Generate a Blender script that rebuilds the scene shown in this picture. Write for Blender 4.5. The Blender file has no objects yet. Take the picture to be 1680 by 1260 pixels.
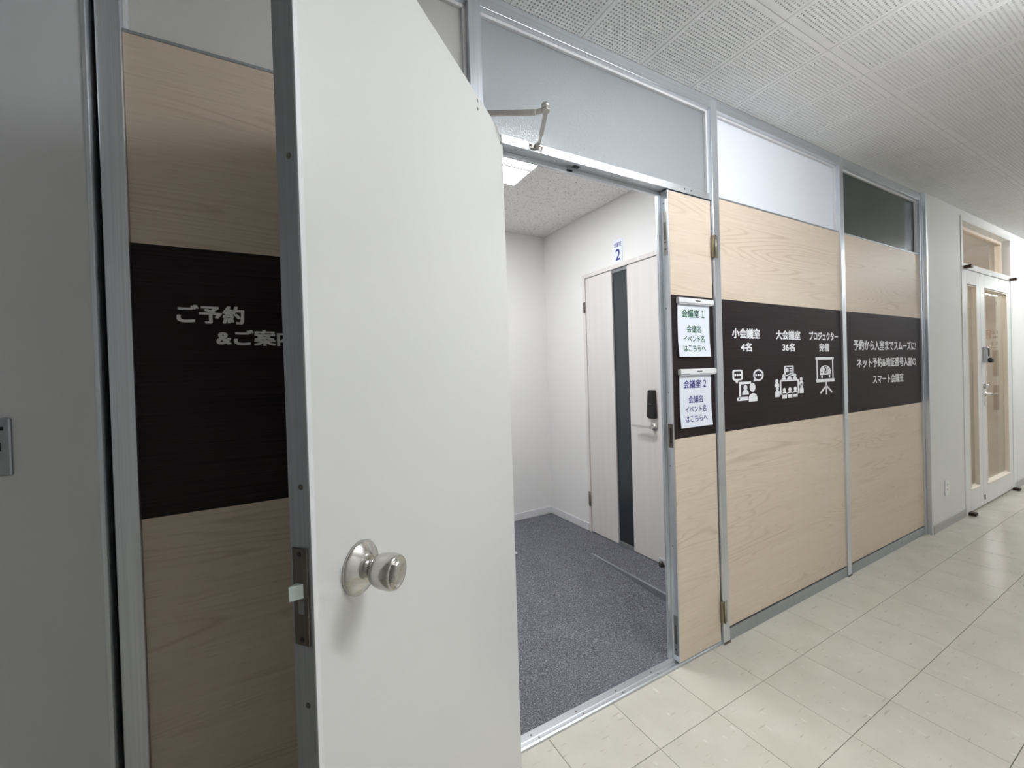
import bpy, bmesh, math, random
from mathutils import Vector, Matrix
random.seed(7)
SC = bpy.context.scene
COL = SC.collection

# ------------------------------------------------------------------ camera, world, exposure
CAM = (0.0, -1.2272, 1.2907)
YAW, PITCH, ROLL, FPX, SX, SY = 0.5054, -0.0100, -0.0309, 684.68, -7.89, -8.94
cy, sy, cp, sp = math.cos(YAW), math.sin(YAW), math.cos(PITCH), math.sin(PITCH)
fw = Vector((sy * cp, cy * cp, sp)); r0 = Vector((cy, -sy, 0)); u0 = r0.cross(fw)
rt = math.cos(ROLL) * r0 + math.sin(ROLL) * u0
up = -math.sin(ROLL) * r0 + math.cos(ROLL) * u0
cam = bpy.data.cameras.new('camera'); cam.sensor_width = 36.0; cam.lens = FPX / 1680 * 36
cam.shift_x = -SX / 1680; cam.shift_y = SY / 1680; cam.clip_start = 0.02; cam.clip_end = 60
camo = bpy.data.objects.new('camera', cam); COL.objects.link(camo)
M = Matrix((rt, up, -fw)).transposed().to_4x4(); M.translation = Vector(CAM); camo.matrix_world = M
SC.camera = camo
w = bpy.data.worlds.new('world'); SC.world = w; w.use_nodes = True
w.node_tree.nodes['Background'].inputs[0].default_value = (0.9, 0.95, 1.0, 1)
w.node_tree.nodes['Background'].inputs[1].default_value = 0.05
SC.view_settings.view_transform = 'Standard'; SC.view_settings.look = 'None'
SC.view_settings.exposure = 0.7; SC.view_settings.gamma = 1.0; SC.cycles.denoising_prefilter = 'NONE'; SC.view_settings.use_curve_mapping = False
CORRIDOR_LAMP = 26.0      # emission of the corridor lamp diffusers
VESTIBULE_FILL = 25.0      # emission of the unseen lamp added to brighten the vestibule
LOBBY_LAMP = 23.0         # emission of the lobby ceiling lamp

# ------------------------------------------------------------------ materials
def lin(c):
    c = [v / 255 for v in c]
    return tuple(v / 12.92 if v <= 0.04045 else ((v + 0.055) / 1.055) ** 2.4 for v in c) + (1,)

class NT:
    def __init__(s, name):
        s.m = bpy.data.materials.new(name); s.m.use_nodes = True; s.t = s.m.node_tree
        s.n = s.t.nodes; s.b = s.n['Principled BSDF']; s.out = s.n['Material Output']
    def add(s, kind, **kw):
        x = s.n.new(kind)
        for k, v in kw.items(): setattr(x, k, v)
        return x
    def link(s, a, b): s.t.links.new(a, b)
    def coord(s, scale=(1, 1, 1), rot=(0, 0, 0)):
        tc = s.add('ShaderNodeTexCoord'); mp = s.add('ShaderNodeMapping')
        mp.inputs['Scale'].default_value = scale; mp.inputs['Rotation'].default_value = rot
        s.link(tc.outputs['Object'], mp.inputs['Vector']); return mp.outputs['Vector']
    def noise(s, vec, scale=1.0, detail=2.0, rough=0.5, dist=0.0):
        x = s.add('ShaderNodeTexNoise'); x.inputs['Scale'].default_value = scale
        x.inputs['Detail'].default_value = detail; x.inputs['Roughness'].default_value = rough
        x.inputs['Distortion'].default_value = dist; s.link(vec, x.inputs['Vector']); return x.outputs['Fac']
    def ramp(s, fac, stops):
        x = s.add('ShaderNodeValToRGB'); e = x.color_ramp.elements
        while len(e) < len(stops): e.new(0.5)
        for k, (p, c) in enumerate(stops):
            e[k].position = p; e[k].color = c
        s.link(fac, x.inputs['Fac']); return x.outputs['Color']
    def mix(s, fac, a, b, blend='MIX'):
        x = s.add('ShaderNodeMix', data_type='RGBA', blend_type=blend)
        for sock, v in ((x.inputs[0], fac), (x.inputs[6], a), (x.inputs[7], b)):
            if isinstance(v, (int, float)): sock.default_value = v
            elif isinstance(v, tuple): sock.default_value = v
            else: s.link(v, sock)
        return x.outputs[2]
    def bump(s, h, strength=0.2, dist=0.001):
        x = s.add('ShaderNodeBump'); x.inputs['Strength'].default_value = strength
        x.inputs['Distance'].default_value = dist; s.link(h, x.inputs['Height'])
        s.link(x.outputs['Normal'], s.b.inputs['Normal'])
    def pr(s, rough=0.5, metal=0.0, spec=0.5, col=None):
        s.b.inputs['Roughness'].default_value = rough; s.b.inputs['Metallic'].default_value = metal
        s.b.inputs['Specular IOR Level'].default_value = spec
        if col is not None:
            if isinstance(col, tuple): s.b.inputs['Base Color'].default_value = col
            else: s.link(col, s.b.inputs['Base Color'])

W1 = (1, 1, 1, 1); K0 = (0, 0, 0, 1)
def g(v): return (v, v, v, 1)

def paint(name, c, rough=0.5, var=0.04, scale=3.0, bump=0.0, bscale=400, spec=0.4):
    t = NT(name); v = t.coord(); base = lin(c)
    f = t.noise(v, scale, 3)
    a = tuple(x * (1 - var) for x in base[:3]) + (1,); b = tuple(min(1, x * (1 + var)) for x in base[:3]) + (1,)
    t.pr(rough, 0, spec, t.ramp(f, [(0.3, a), (0.7, b)]))
    if bump: t.bump(t.noise(v, bscale, 2), bump, 0.0006)
    return t.m

def metal(name, c, rough=0.35, streak=(0, 0, 1), var=0.08):
    t = NT(name); sc = tuple(2.0 if k else 260.0 for k in streak); v = t.coord(sc); base = lin(c)
    f = t.noise(v, 1.0, 3)
    a = tuple(x * (1 - var) for x in base[:3]) + (1,); b = tuple(min(1, x * (1 + var)) for x in base[:3]) + (1,)
    t.pr(rough, 1.0, 0.5, t.ramp(f, [(0.3, a), (0.7, b)]))
    return t.m

def wood(name, c1, c2, c3, rough=0.45):
    t = NT(name)
    big = t.noise(t.coord((0.42, 1, 5.0)), 1.5, 1.5, 0.45, 0.25)
    mp = t.add('ShaderNodeMath', operation='MULTIPLY'); mp.inputs[1].default_value = 26.0; t.link(big, mp.inputs[0])
    fr = t.add('ShaderNodeMath', operation='PINGPONG'); fr.inputs[1].default_value = 0.5; t.link(mp.outputs[0], fr.inputs[0])
    area = t.ramp(t.noise(t.coord((0.8, 1, 6.0)), 1.1, 2), [(0.46, g(0.0)), (0.62, g(1.0))])
    fine = t.noise(t.coord((1.6, 1, 120.0)), 1.6, 5, 0.65)
    wide = t.noise(t.coord((0.7, 1, 14.0)), 1.2, 3, 0.55)
    pore = t.noise(t.coord((11.0, 1, 420.0)), 1.0, 3, 0.6)
    base = t.mix(t.ramp(fine, [(0.30, g(0)), (0.72, g(1))]), lin(c2), lin(c1))
    base = t.mix(t.ramp(wide, [(0.35, g(0.35)), (0.65, g(0.0))]), base, lin(c2))
    lines = t.mix(1.0, t.ramp(fr.outputs[0], [(0.0, g(0.7)), (0.2, g(0.0))]), area, 'MULTIPLY')
    base = t.mix(lines, base, lin(c3))
    base = t.mix(t.ramp(pore, [(0.56, g(0)), (0.72, g(0.6))]), base, lin(c3))
    t.pr(rough, 0, 0.3, base); t.bump(pore, 0.12, 0.0004)
    return t.m

def film_dark(name, c1, c2, rough=0.55):
    t = NT(name); f = t.noise(t.coord((2.5, 1, 210.0)), 1.0, 4, 0.6)
    t.pr(rough, 0, 0.22, t.ramp(f, [(0.35, lin(c1)), (0.72, lin(c2))])); t.bump(f, 0.1, 0.0003)
    return t.m

def vinyl_tile(name):
    t = NT(name); v = t.coord()
    oi = t.add('ShaderNodeObjectInfo')
    off = t.add('ShaderNodeVectorMath', operation='MULTIPLY_ADD')
    cmb = t.add('ShaderNodeCombineXYZ'); t.link(oi.outputs['Random'], cmb.inputs[0]); t.link(oi.outputs['Random'], cmb.inputs[1])
    off.inputs[1].default_value = (37, 53, 0); t.link(cmb.outputs[0], off.inputs[0]); t.link(v, off.inputs[2]); pv = off.outputs[0]
    mott = t.noise(pv, 5, 4, 0.6)
    base = t.ramp(mott, [(0.3, lin((195, 191, 177))), (0.7, lin((207, 203, 190)))])
    mp = t.add('ShaderNodeMapping'); mp.inputs['Scale'].default_value = (16, 90, 1); mp.inputs['Rotation'].default_value = (0, 0, 0.5)
    t.link(pv, mp.inputs['Vector']); st = t.noise(mp.outputs['Vector'], 1.0, 2, 0.4)
    base = t.mix(t.ramp(st, [(0.665, g(0)), (0.75, g(0.6))]), base, lin((165, 158, 140)))
    mp2 = t.add('ShaderNodeMapping'); mp2.inputs['Scale'].default_value = (60, 22, 1); mp2.inputs['Rotation'].default_value = (0, 0, 0.9)
    t.link(pv, mp2.inputs['Vector']); st2 = t.noise(mp2.outputs['Vector'], 1.0, 2, 0.4)
    base = t.mix(t.ramp(st2, [(0.69, g(0)), (0.77, g(0.6))]), base, lin((228, 226, 220)))
    t.pr(0.2, 0, 0.5, base)
    t.b.inputs['Roughness'].default_value = 0.2
    rr = t.ramp(t.noise(pv, 9, 3), [(0.3, g(0.16)), (0.7, g(0.27))]); t.link(rr, t.b.inputs['Roughness'])
    t.bump(t.noise(pv, 14, 2), 0.12, 0.0012)
    return t.m

def carpet(name):
    t = NT(name); v = t.coord()
    f = t.noise(v, 150, 4, 0.8); big = t.noise(v, 6, 2)
    base = t.ramp(f, [(0.30, lin((44, 44, 50))), (0.5, lin((104, 104, 111))), (0.70, lin((190, 190, 198)))])
    base = t.mix(0.2, base, t.ramp(big, [(0.3, lin((84, 83, 91))), (0.7, lin((118, 117, 127)))]))
    t.pr(0.95, 0, 0.1, base); t.bump(f, 0.6, 0.004)
    return t.m

def mineral_board(name):
    t = NT(name); v = t.coord()
    f = t.noise(t.coord((75, 120, 60)), 1.0, 2, 0.5, 1.5); s2 = t.noise(v, 160, 2)
    c = t.mix(t.ramp(f, [(0.60, g(0)), (0.66, g(0.85))]), lin((238, 237, 236)), lin((140, 138, 136)))
    c = t.mix(t.ramp(s2, [(0.66, g(0)), (0.74, g(0.5))]), c, lin((170, 168, 166)))
    t.pr(0.9, 0, 0.1, c); inv = t.ramp(f, [(0.58, g(1)), (0.66, g(0))]); t.bump(inv, 0.5, 0.002)
    return t.m

def clear_glass(name, tint=(235, 238, 236)):
    t = NT(name); t.n.remove(t.b)
    fr = t.add('ShaderNodeFresnel'); fr.inputs['IOR'].default_value = 1.75
    tr = t.add('ShaderNodeBsdfTransparent'); tr.inputs[0].default_value = lin(tint)
    gl = t.add('ShaderNodeBsdfGlossy'); gl.inputs['Roughness'].default_value = 0.02; gl.inputs['Color'].default_value = g(0.95)
    ge = t.add('ShaderNodeNewGeometry'); iv = t.add('ShaderNodeMath', operation='SUBTRACT'); iv.inputs[0].default_value = 1.0; t.link(ge.outputs['Backfacing'], iv.inputs[1])
    ff = t.add('ShaderNodeMath', operation='MULTIPLY'); t.link(fr.outputs[0], ff.inputs[0]); t.link(iv.outputs[0], ff.inputs[1])   # only the entering face reflects
    mx = t.add('ShaderNodeMixShader'); t.link(ff.outputs[0], mx.inputs[0]); t.link(tr.outputs[0], mx.inputs[1]); t.link(gl.outputs[0], mx.inputs[2])
    nz = t.noise(t.coord(), 2.0, 2); bp = t.add('ShaderNodeBump'); bp.inputs['Strength'].default_value = 0.02
    t.link(nz, bp.inputs['Height']); t.link(bp.outputs[0], gl.inputs['Normal'])
    t.link(mx.outputs[0], t.out.inputs['Surface'])
    return t.m

def figured_glass(name, diff, trans, refr=0.3):
    t = NT(name); t.n.remove(t.b)
    nz = t.noise(t.coord(), 150, 2); bp = t.add('ShaderNodeBump'); bp.inputs['Strength'].default_value = 0.9; bp.inputs['Distance'].default_value = 0.004
    t.link(nz, bp.inputs['Height'])
    df = t.add('ShaderNodeBsdfDiffuse'); df.inputs[0].default_value = lin(diff)
    tl = t.add('ShaderNodeBsdfTranslucent'); tl.inputs[0].default_value = lin(trans)
    rf = t.add('ShaderNodeBsdfRefraction'); rf.inputs['Roughness'].default_value = 0.3; rf.inputs['IOR'].default_value = 1.2; rf.inputs[0].default_value = g(0.9)
    gl = t.add('ShaderNodeBsdfGlossy'); gl.inputs['Roughness'].default_value = 0.3
    for x in (rf, gl): t.link(bp.outputs[0], x.inputs['Normal'])
    m1 = t.add('ShaderNodeMixShader'); m1.inputs[0].default_value = 0.5; t.link(df.outputs[0], m1.inputs[1]); t.link(tl.outputs[0], m1.inputs[2])
    m2 = t.add('ShaderNodeMixShader'); m2.inputs[0].default_value = refr; t.link(m1.outputs[0], m2.inputs[1]); t.link(rf.outputs[0], m2.inputs[2])
    fr = t.add('ShaderNodeFresnel'); fr.inputs[0].default_value = 1.4
    m3 = t.add('ShaderNodeMixShader'); t.link(fr.outputs[0], m3.inputs[0]); t.link(m2.outputs[0], m3.inputs[1]); t.link(gl.outputs[0], m3.inputs[2])
    t.link(m3.outputs[0], t.out.inputs['Surface'])
    return t.m

def glow(name, c, s):
    t = NT(name); t.pr(0.6, 0, 0.2, lin(c)); t.b.inputs['Emission Color'].default_value = lin(c); t.b.inputs['Emission Strength'].default_value = s
    return t.m

MT = dict(
    wood=wood('ash_film', (226, 212, 195), (213, 196, 176), (192, 172, 148)),
    dark=film_dark('dark_brown_film', (24, 16, 18), (48, 36, 39)),
    alu=metal('brushed_aluminium', (222, 227, 233), 0.36),
    alu_dull=metal('dull_aluminium', (176, 182, 186), 0.5),
    alu_edge=metal('door_edge_aluminium', (176, 180, 186), 0.45),
    arm=metal('closer_arm_metal', (196, 192, 188), 0.42),
    cream=paint('cream_paint', (228, 220, 206), 0.45),
    alu_x=metal('brushed_aluminium_rail', (212, 216, 220), 0.38, (1, 0, 0)),
    steel=metal('stainless_steel', (205, 203, 198), 0.22, (0, 1, 0), 0.05),
    steel_dark=metal('aged_steel', (118, 112, 106), 0.4),
    bronze=metal('dark_bronze', (70, 60, 52), 0.45),
    brass=metal('aged_nickel', (168, 160, 144), 0.42),
    door=paint('white_door_paint', (226, 227, 224), 0.32, 0.012, 1.5),
    wall=paint('white_wall_paint', (226, 226, 224), 0.6, 0.015, 2.0, 0.12, 300),
    wall_l=paint('grey_white_wall_paint', (222, 224, 227), 0.55, 0.02, 2.0, 0.12, 260),
    wall_lobby=paint('white_wallpaper', (232, 231, 229), 0.75, 0.01, 3.0, 0.25, 500),
    beige=paint('beige_interior_paint', (220, 206, 192), 0.7, 0.03),
    board=paint('perforated_board_paint', (236, 237, 238), 0.7, 0.02, 8.0),
    void=paint('ceiling_void', (30, 30, 31), 0.9, 0.05),
    joint=paint('tile_joint', (72, 67, 58), 0.8, 0.1, 30.0),
    tile=vinyl_tile('vinyl_tile'), carpet=carpet('heather_carpet'), mineral=mineral_board('mineral_fibre_board'),
    white=paint('white_plastic', (236, 237, 238), 0.35, 0.01),
    vinyl_white=paint('white_vinyl_lettering', (240, 241, 244), 0.45, 0.01),
    base=paint('baseboard_vinyl', (222, 222, 224), 0.45, 0.01),
    base_grey=paint('grey_baseboard_vinyl', (176, 176, 172), 0.45, 0.05, 6.0),
    paper=paint('white_paper', (232, 238, 248), 0.7, 0.006),
    green=paint('green_print', (30, 96, 62), 0.7), blue=paint('navy_print', (44, 46, 128), 0.7),
    black=paint('black_plastic', (24, 25, 27), 0.35, 0.05), grey=paint('grey_plastic', (128, 130, 132), 0.45),
    silver=paint('silver_plastic', (196, 198, 202), 0.3), red=paint('red_print', (178, 40, 44), 0.6),
    greypanel=paint('grey_door_panel', (112, 106, 104), 0.5),
    latch=paint('pale_nylon', (206, 222, 216), 0.4),
    clear=clear_glass('clear_glass'),
    frost=figured_glass('figured_glass', (192, 198, 201), (204, 209, 212), 0.2),
    frost_l=figured_glass('pale_figured_glass', (228, 228, 226), (240, 240, 238), 0.12),
    whiteboard=paint('white_backed_pane', (236, 240, 248), 0.35, 0.008),
    smoke=paint('dark_pane', (48, 60, 59), 0.16, 0.05, 2.0, spec=0.6),  # opaque grey-green pane, its dark colour stands in for the unlit room behind
    unlit_slit=paint('unlit_room_door_glass', (40, 48, 52), 0.12, 0.04, 2.0, spec=0.6),  # darkness of the unlit meeting room is put into the glass colour
    leafwood=film_dark('bleached_wood_film', (214, 208, 204), (222, 217, 213), 0.5),
)
t = NT('bleached_wood'); f_ = t.noise(t.coord((1, 26, 1.2)), 1.0, 4, 0.6)
t.pr(0.5, 0, 0.3, t.ramp(f_, [(0.3, lin((217, 212, 209))), (0.7, lin((223, 218, 215)))])); MT['leafwood'] = t.m

# ------------------------------------------------------------------ builders
WL = {}
def smoothed(f): f.smooth = True

def box(bm, x0, x1, y0, y1, z0, z1, bev=0.0, mi=0, seg=2):
    t = bmesh.new() if bev else bm
    vs = [t.verts.new(p) for p in ((x0, y0, z0), (x1, y0, z0), (x1, y1, z0), (x0, y1, z0), (x0, y0, z1), (x1, y0, z1), (x1, y1, z1), (x0, y1, z1))]
    fs = [t.faces.new([vs[i] for i in q]) for q in ((0, 3, 2, 1), (4, 5, 6, 7), (0, 1, 5, 4), (1, 2, 6, 5), (2, 3, 7, 6), (3, 0, 4, 7))]
    for f in fs: f.material_index = mi
    if bev:
        bmesh.ops.bevel(t, geom=list(t.edges), offset=bev, segments=seg, affect='EDGES', profile=0.5)
        for f in t.faces: f.material_index = mi
        me = bpy.data.meshes.new('tmp'); t.to_mesh(me); t.free(); bm.from_mesh(me); bpy.data.meshes.remove(me)
    return bm

def frame_of(d):
    d = Vector(d).normalized(); a = Vector((0, 0, 1)) if abs(d.z) < 0.9 else Vector((1, 0, 0))
    u = d.cross(a).normalized(); v = d.cross(u); return d, u, v

def lathe(bm, o, d, prof, n=28, mi=0, cap=True):
    """prof: list of (distance along d, radius)"""
    o = Vector(o); d, u, v = frame_of(d); rings = []
    for s, r in prof:
        rings.append([bm.verts.new(o + d * s + (u * math.cos(k * 2 * math.pi / n) + v * math.sin(k * 2 * math.pi / n)) * max(r, 1e-5)) for k in range(n)])
    for a, b in zip(rings, rings[1:]):
        for k in range(n):
            f = bm.faces.new((a[k], a[(k + 1) % n], b[(k + 1) % n], b[k])); f.smooth = True; f.material_index = mi
    if cap:
        for q in (rings[0][::-1], rings[-1]):
            f = bm.faces.new(q); f.material_index = mi
    return bm

def cyl(bm, a, b, r, n=16, mi=0): 
    a = Vector(a); b = Vector(b); return lathe(bm, a, b - a, [(0, r), ((b - a).length, r)], n, mi)

def bar(bm, a, b, w_, h_, bev=0.0015, mi=0):
    """flat bar from a to b, w_ wide horizontally, h_ tall"""
    a = Vector(a); b = Vector(b); d = (b - a); L = d.length; d.normalize()
    s = d.cross(Vector((0, 0, 1))).normalized(); n = s.cross(d)
    t = bmesh.new(); box(t, 0, L, -w_ / 2, w_ / 2, -h_ / 2, h_ / 2, bev)
    mtx = Matrix((d, s, n)).transposed().to_4x4(); mtx.translation = a
    t.transform(mtx); me = bpy.data.meshes.new('tmp'); t.to_mesh(me); t.free(); bm.from_mesh(me); bpy.data.meshes.remove(me)
    return bm

def prism(bm, pts, axis, a, b, mi=0):
    """closed outline pts (2d) extruded along axis from a to b; 2d axes are the remaining ones in order"""
    def P(p, t):
        q = list(p); q.insert(axis, t); return q
    A = [bm.verts.new(P(p, a)) for p in pts]; B_ = [bm.verts.new(P(p, b)) for p in pts]
    n = len(pts); fs = [bm.faces.new(A[::-1]), bm.faces.new(B_)]
    for k in range(n): fs.append(bm.faces.new((A[k], A[(k + 1) % n], B_[(k + 1) % n], B_[k])))
    for f in fs: f.material_index = mi
    return bm

def N(): return bmesh.new()

def build(bm, name, mats, parent=None, local=False, origin=None, kind=None, label=None, cat=None, group=None):
    bmesh.ops.recalc_face_normals(bm, faces=list(bm.faces))
    me = bpy.data.meshes.new(name)
    if parent is None:
        if origin is None:
            xs = [v.co.x for v in bm.verts]; ys = [v.co.y for v in bm.verts]; zs = [v.co.z for v in bm.verts]
            origin = ((min(xs) + max(xs)) / 2, (min(ys) + max(ys)) / 2, min(zs))
        origin = Vector(origin)
    else: origin = Vector((0, 0, 0)) if local else WL[parent]
    bm.transform(Matrix.Translation(-origin)); bm.to_mesh(me); bm.free()
    for m in (mats if isinstance(mats, (list, tuple)) else [mats]): me.materials.append(MT[m] if isinstance(m, str) else m)
    o = bpy.data.objects.new(name, me); COL.objects.link(o)
    if parent is None: o.location = origin; WL[o.name] = origin
    else: o.parent = bpy.data.objects[parent]; WL[o.name] = origin
    tag(o, label, cat, group, kind)
    return o.name

def tag(o, label=None, cat=None, group=None, kind=None):
    if label: o['label'] = label
    if cat: o['category'] = cat
    if group: o['group'] = group
    if kind: o['kind'] = kind

def root(name, loc, rz=0.0, **kw):
    o = bpy.data.objects.new(name, None); o.empty_display_size = 0.1; COL.objects.link(o)
    o.location = loc; o.rotation_euler = (0, 0, rz); WL[o.name] = Vector(loc); tag(o, **kw); return o.name

def copies(src, parent, spots):
    s = bpy.data.objects[src]
    for loc in spots:
        c = s.copy(); COL.objects.link(c); c.parent = bpy.data.objects[parent]; c.location = loc

_font_cache = {}
def text_bm(body, off=0.02):
    key = (body, off)
    if key not in _font_cache:
        c = bpy.data.curves.new('lettering', 'FONT'); c.body = body; c.offset = off; c.resolution_u = 3; c.size = 1.0
        o = bpy.data.objects.new('lettering', c); COL.objects.link(o)
        bpy.context.view_layer.update(); dg = bpy.context.evaluated_depsgraph_get()
        me = bpy.data.meshes.new_from_object(o.evaluated_get(dg)); bpy.data.objects.remove(o); bpy.data.curves.remove(c)
        _font_cache[key] = me
    return _font_cache[key]

def glyphs(body, off):
    """bold strokes: the regular glyphs laid over themselves, shifted by off"""
    bm = N(); me = text_bm(body, 0.0)
    for dx, dy in ((-off, -off * .7), (off, -off * .7), (-off, off * .7), (off, off * .7)):
        k = len(bm.verts); bm.from_mesh(me); bm.verts.ensure_lookup_table()
        for v in bm.verts[k:]: v.co.x += dx; v.co.y += dy; v.co.z = (k > 0) * 2e-5 * (1 + (dx > 0) + 2 * (dy > 0))
    return bm

def text_wall(body, x0, x1, z0, z1, y, off=0.02, thick=0.0004):
    """lettering on a wall facing -y, fitted to a box"""
    bm = glyphs(body, off)
    xs = [v.co.x for v in bm.verts]; ys = [v.co.y for v in bm.verts]
    ax, bx, ay, by = min(xs), max(xs), min(ys), max(ys)
    for v in bm.verts:
        v.co = Vector((x0 + (v.co.x - ax) / (bx - ax) * (x1 - x0), y - thick - v.co.z, z0 + (v.co.y - ay) / (by - ay) * (z1 - z0)))
    return bm

def text_side(body, y0, y1, z0, z1, x, off=0.02):
    """lettering on a wall facing -x; reads from y0 (far) to y1 (near)"""
    bm = glyphs(body, off)
    xs = [v.co.x for v in bm.verts]; ys = [v.co.y for v in bm.verts]
    ax, bx, ay, by = min(xs), max(xs), min(ys), max(ys)
    for v in bm.verts:
        v.co = Vector((x - v.co.z, y0 + (v.co.x - ax) / (bx - ax) * (y1 - y0), z0 + (v.co.y - ay) / (by - ay) * (z1 - z0)))
    return bm

CZ = 2.537          # corridor ceiling
FY = -0.035         # face of the plastered walls
OPP = -2.25         # opposite corridor wall
X0, X1 = -2.2, 14.5

# ------------------------------------------------------------------ corridor floor
fl = build(box(N(), X0, X1, OPP, 0.0, -0.05, -0.0035), 'floor', 'joint', kind='structure', label='corridor floor of pale beige vinyl tiles with thin dark joints', cat='floor', origin=(2, -1, 0))
TP = 0.303; GX, GY = 1.4067, 0.0737
def tile_bm(w_, d_):
    bm = N(); box(bm, -w_ / 2, w_ / 2, -d_ / 2, d_ / 2, -0.0034, 0.0, 0.0006, seg=1); return bm
gap = 0.0016
def tile_rows(ya, yb, xs):
    src = None
    for x in xs:
        loc = Vector((x + TP / 2, (ya + yb) / 2, 0)) - WL[fl]
        if src is None:
            src = build(tile_bm(TP - gap, (yb - ya) - gap), 'tile', 'tile', fl, local=True); bpy.data.objects[src].location = loc
        else: copies(src, fl, [loc])
cols = [GX + i * TP for i in range(-8, 22)]
ylines = [0.0] + [GY - j * TP for j in range(1, 9)]
for a, b in zip(ylines, ylines[1:]):
    if b > OPP: tile_rows(b, a, cols)
bm = N(); box(bm, cols[-1] + TP + .001, X1, OPP, 0, -.0034, 0); box(bm, X0, cols[0] - .001, OPP, 0, -.0034, 0); box(bm, cols[0], cols[-1] + TP, OPP, GY - 7 * TP - .001, -.0034, 0)
build(bm, 'far_tile_field', 'tile', fl, kind='stuff')

# ------------------------------------------------------------------ corridor ceiling of perforated boards
ce = build(box(N(), X0, X1, OPP, 0.0, CZ + 0.008, CZ + 0.05), 'ceiling', 'void', kind='structure', label='corridor ceiling of white perforated acoustic boards', cat='ceiling', origin=(2, -1, CZ))
BP = 0.3075
def perf_board(wd, dp, nx, ny, y_first):
    """board face at z=0 (facing down), corner at 0,0; holes on a 13.6 mm grid"""
    pit = 0.0132; r = 0.0034; dep = 0.006; c = 0.003
    hx0 = (wd - (nx - 1) * pit) / 2; V = []; F = []
    idx = {}
    def corner(i, j):
        if (i, j) not in idx: idx[(i, j)] = len(V); V.append((hx0 + (i - .5) * pit, y_first + (j - .5) * pit, 0))
        return idx[(i, j)]
    for i in range(nx):
        for j in range(ny):
            cx, cy_ = hx0 + i * pit, y_first + j * pit; b = len(V)
            for z in (0, dep):
                for k in range(8): V.append((cx + r * math.cos(k * math.pi / 4), cy_ + r * math.sin(k * math.pi / 4), z))
            q = [corner(i + 1, j + 1), corner(i, j + 1), corner(i, j), corner(i + 1, j)]
            for k in range(4):
                o0, o1, o2 = b + 2 * k, b + 2 * k + 1, b + (2 * k + 2) % 8
                F += [(q[k], o1, o0), (q[k], o2, o1), (q[k], q[(k + 1) % 4], o2)]
            for k in range(8): F.append((b + k, b + (k + 1) % 8, b + 8 + (k + 1) % 8, b + 8 + k))
    ax, bx = hx0 - pit / 2, hx0 + (nx - .5) * pit; ay, by = y_first - pit / 2, y_first + (ny - .5) * pit
    def ring(p, q):
        a = len(V); V.extend(p); b = len(V); V.extend(q)
        for k in range(4): F.append((a + k, a + (k + 1) % 4, b + (k + 1) % 4, b + k))
    R = lambda x0, x1, y0, y1, z: [(x0, y0, z), (x1, y0, z), (x1, y1, z), (x0, y1, z)]
    ring(R(ax, bx, ay, by, 0), R(c, wd - c, c, dp - c, 0))
    ring(R(c, wd - c, c, dp - c, 0), R(0.0003, wd - 0.0003, 0.0003, dp - 0.0003, 0.0018))
    me = bpy.data.meshes.new('board'); me.from_pydata(V, [], F); me.materials.append(MT['board'])
    bm = N(); bm.from_mesh(me); bmesh.ops.remove_doubles(bm, verts=list(bm.verts), dist=1e-5)
    bmesh.ops.recalc_face_normals(bm, faces=list(bm.faces))
    up_ = sum(f.normal.z * f.calc_area() for f in bm.faces if abs(f.normal.z) > .9)
    if up_ > 0: bmesh.ops.reverse_faces(bm, faces=list(bm.faces))
    bm.to_mesh(me); bm.free(); return me
meA = perf_board(BP, 0.400, 21, 29, 0.0235)      # the row cut at the partition
meB = perf_board(BP, 2 * BP, 21, 43, 0.0303)
def board(me, x, y):
    o = bpy.data.objects.new('board', me); COL.objects.link(o); o.parent = bpy.data.objects[ce]; o.location = Vector((x, y, CZ)) - WL[ce]
for i in range(-7, 24):
    x = 0.728 + i * BP
    board(meA, x, -0.402)
    for k in range(1, 4):
        if -0.402 - k * 2 * BP > OPP - 0.02: board(meB, x, -0.402 - k * 2 * BP)
# boards further along the corridor and the last strip are joined: they are out of sight or too far to tell apart
bm = N(); box(bm, 0.728 + 24 * BP, X1, OPP, -0.002, CZ, CZ + 0.007); box(bm, X0, 0.728 - 7 * BP, OPP, -0.002, CZ, CZ + 0.007)
build(bm, 'far_board_field', 'board', ce, kind='stuff')

# ------------------------------------------------------------------ the room's other corridor walls
build(box(N(), X0, X1, OPP - 0.08, OPP, -0.05, CZ), 'wall_opposite', 'wall', kind='structure', label='white corridor wall facing the partition, behind the viewer', cat='wall')
build(box(N(), X0 - 0.08, X0, OPP - .08, 0.0, -0.05, CZ), 'wall_near_end', 'wall', kind='structure', label='white wall closing the near end of the corridor', cat='wall')
we = build(box(N(), X1, X1 + 0.08, OPP - .08, 0.0, -0.05, CZ), 'wall_far_end', 'wall', kind='structure', label='white wall closing the distant end of the corridor', cat='wall')
build(box(N(), X0, -0.3352, FY, 0.06, 0.0, CZ - .0005), 'wall_left', 'wall_l', kind='structure', label='plain grey-white wall at the left end of the partition', cat='wall', origin=(-1, 0, 0))
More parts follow.
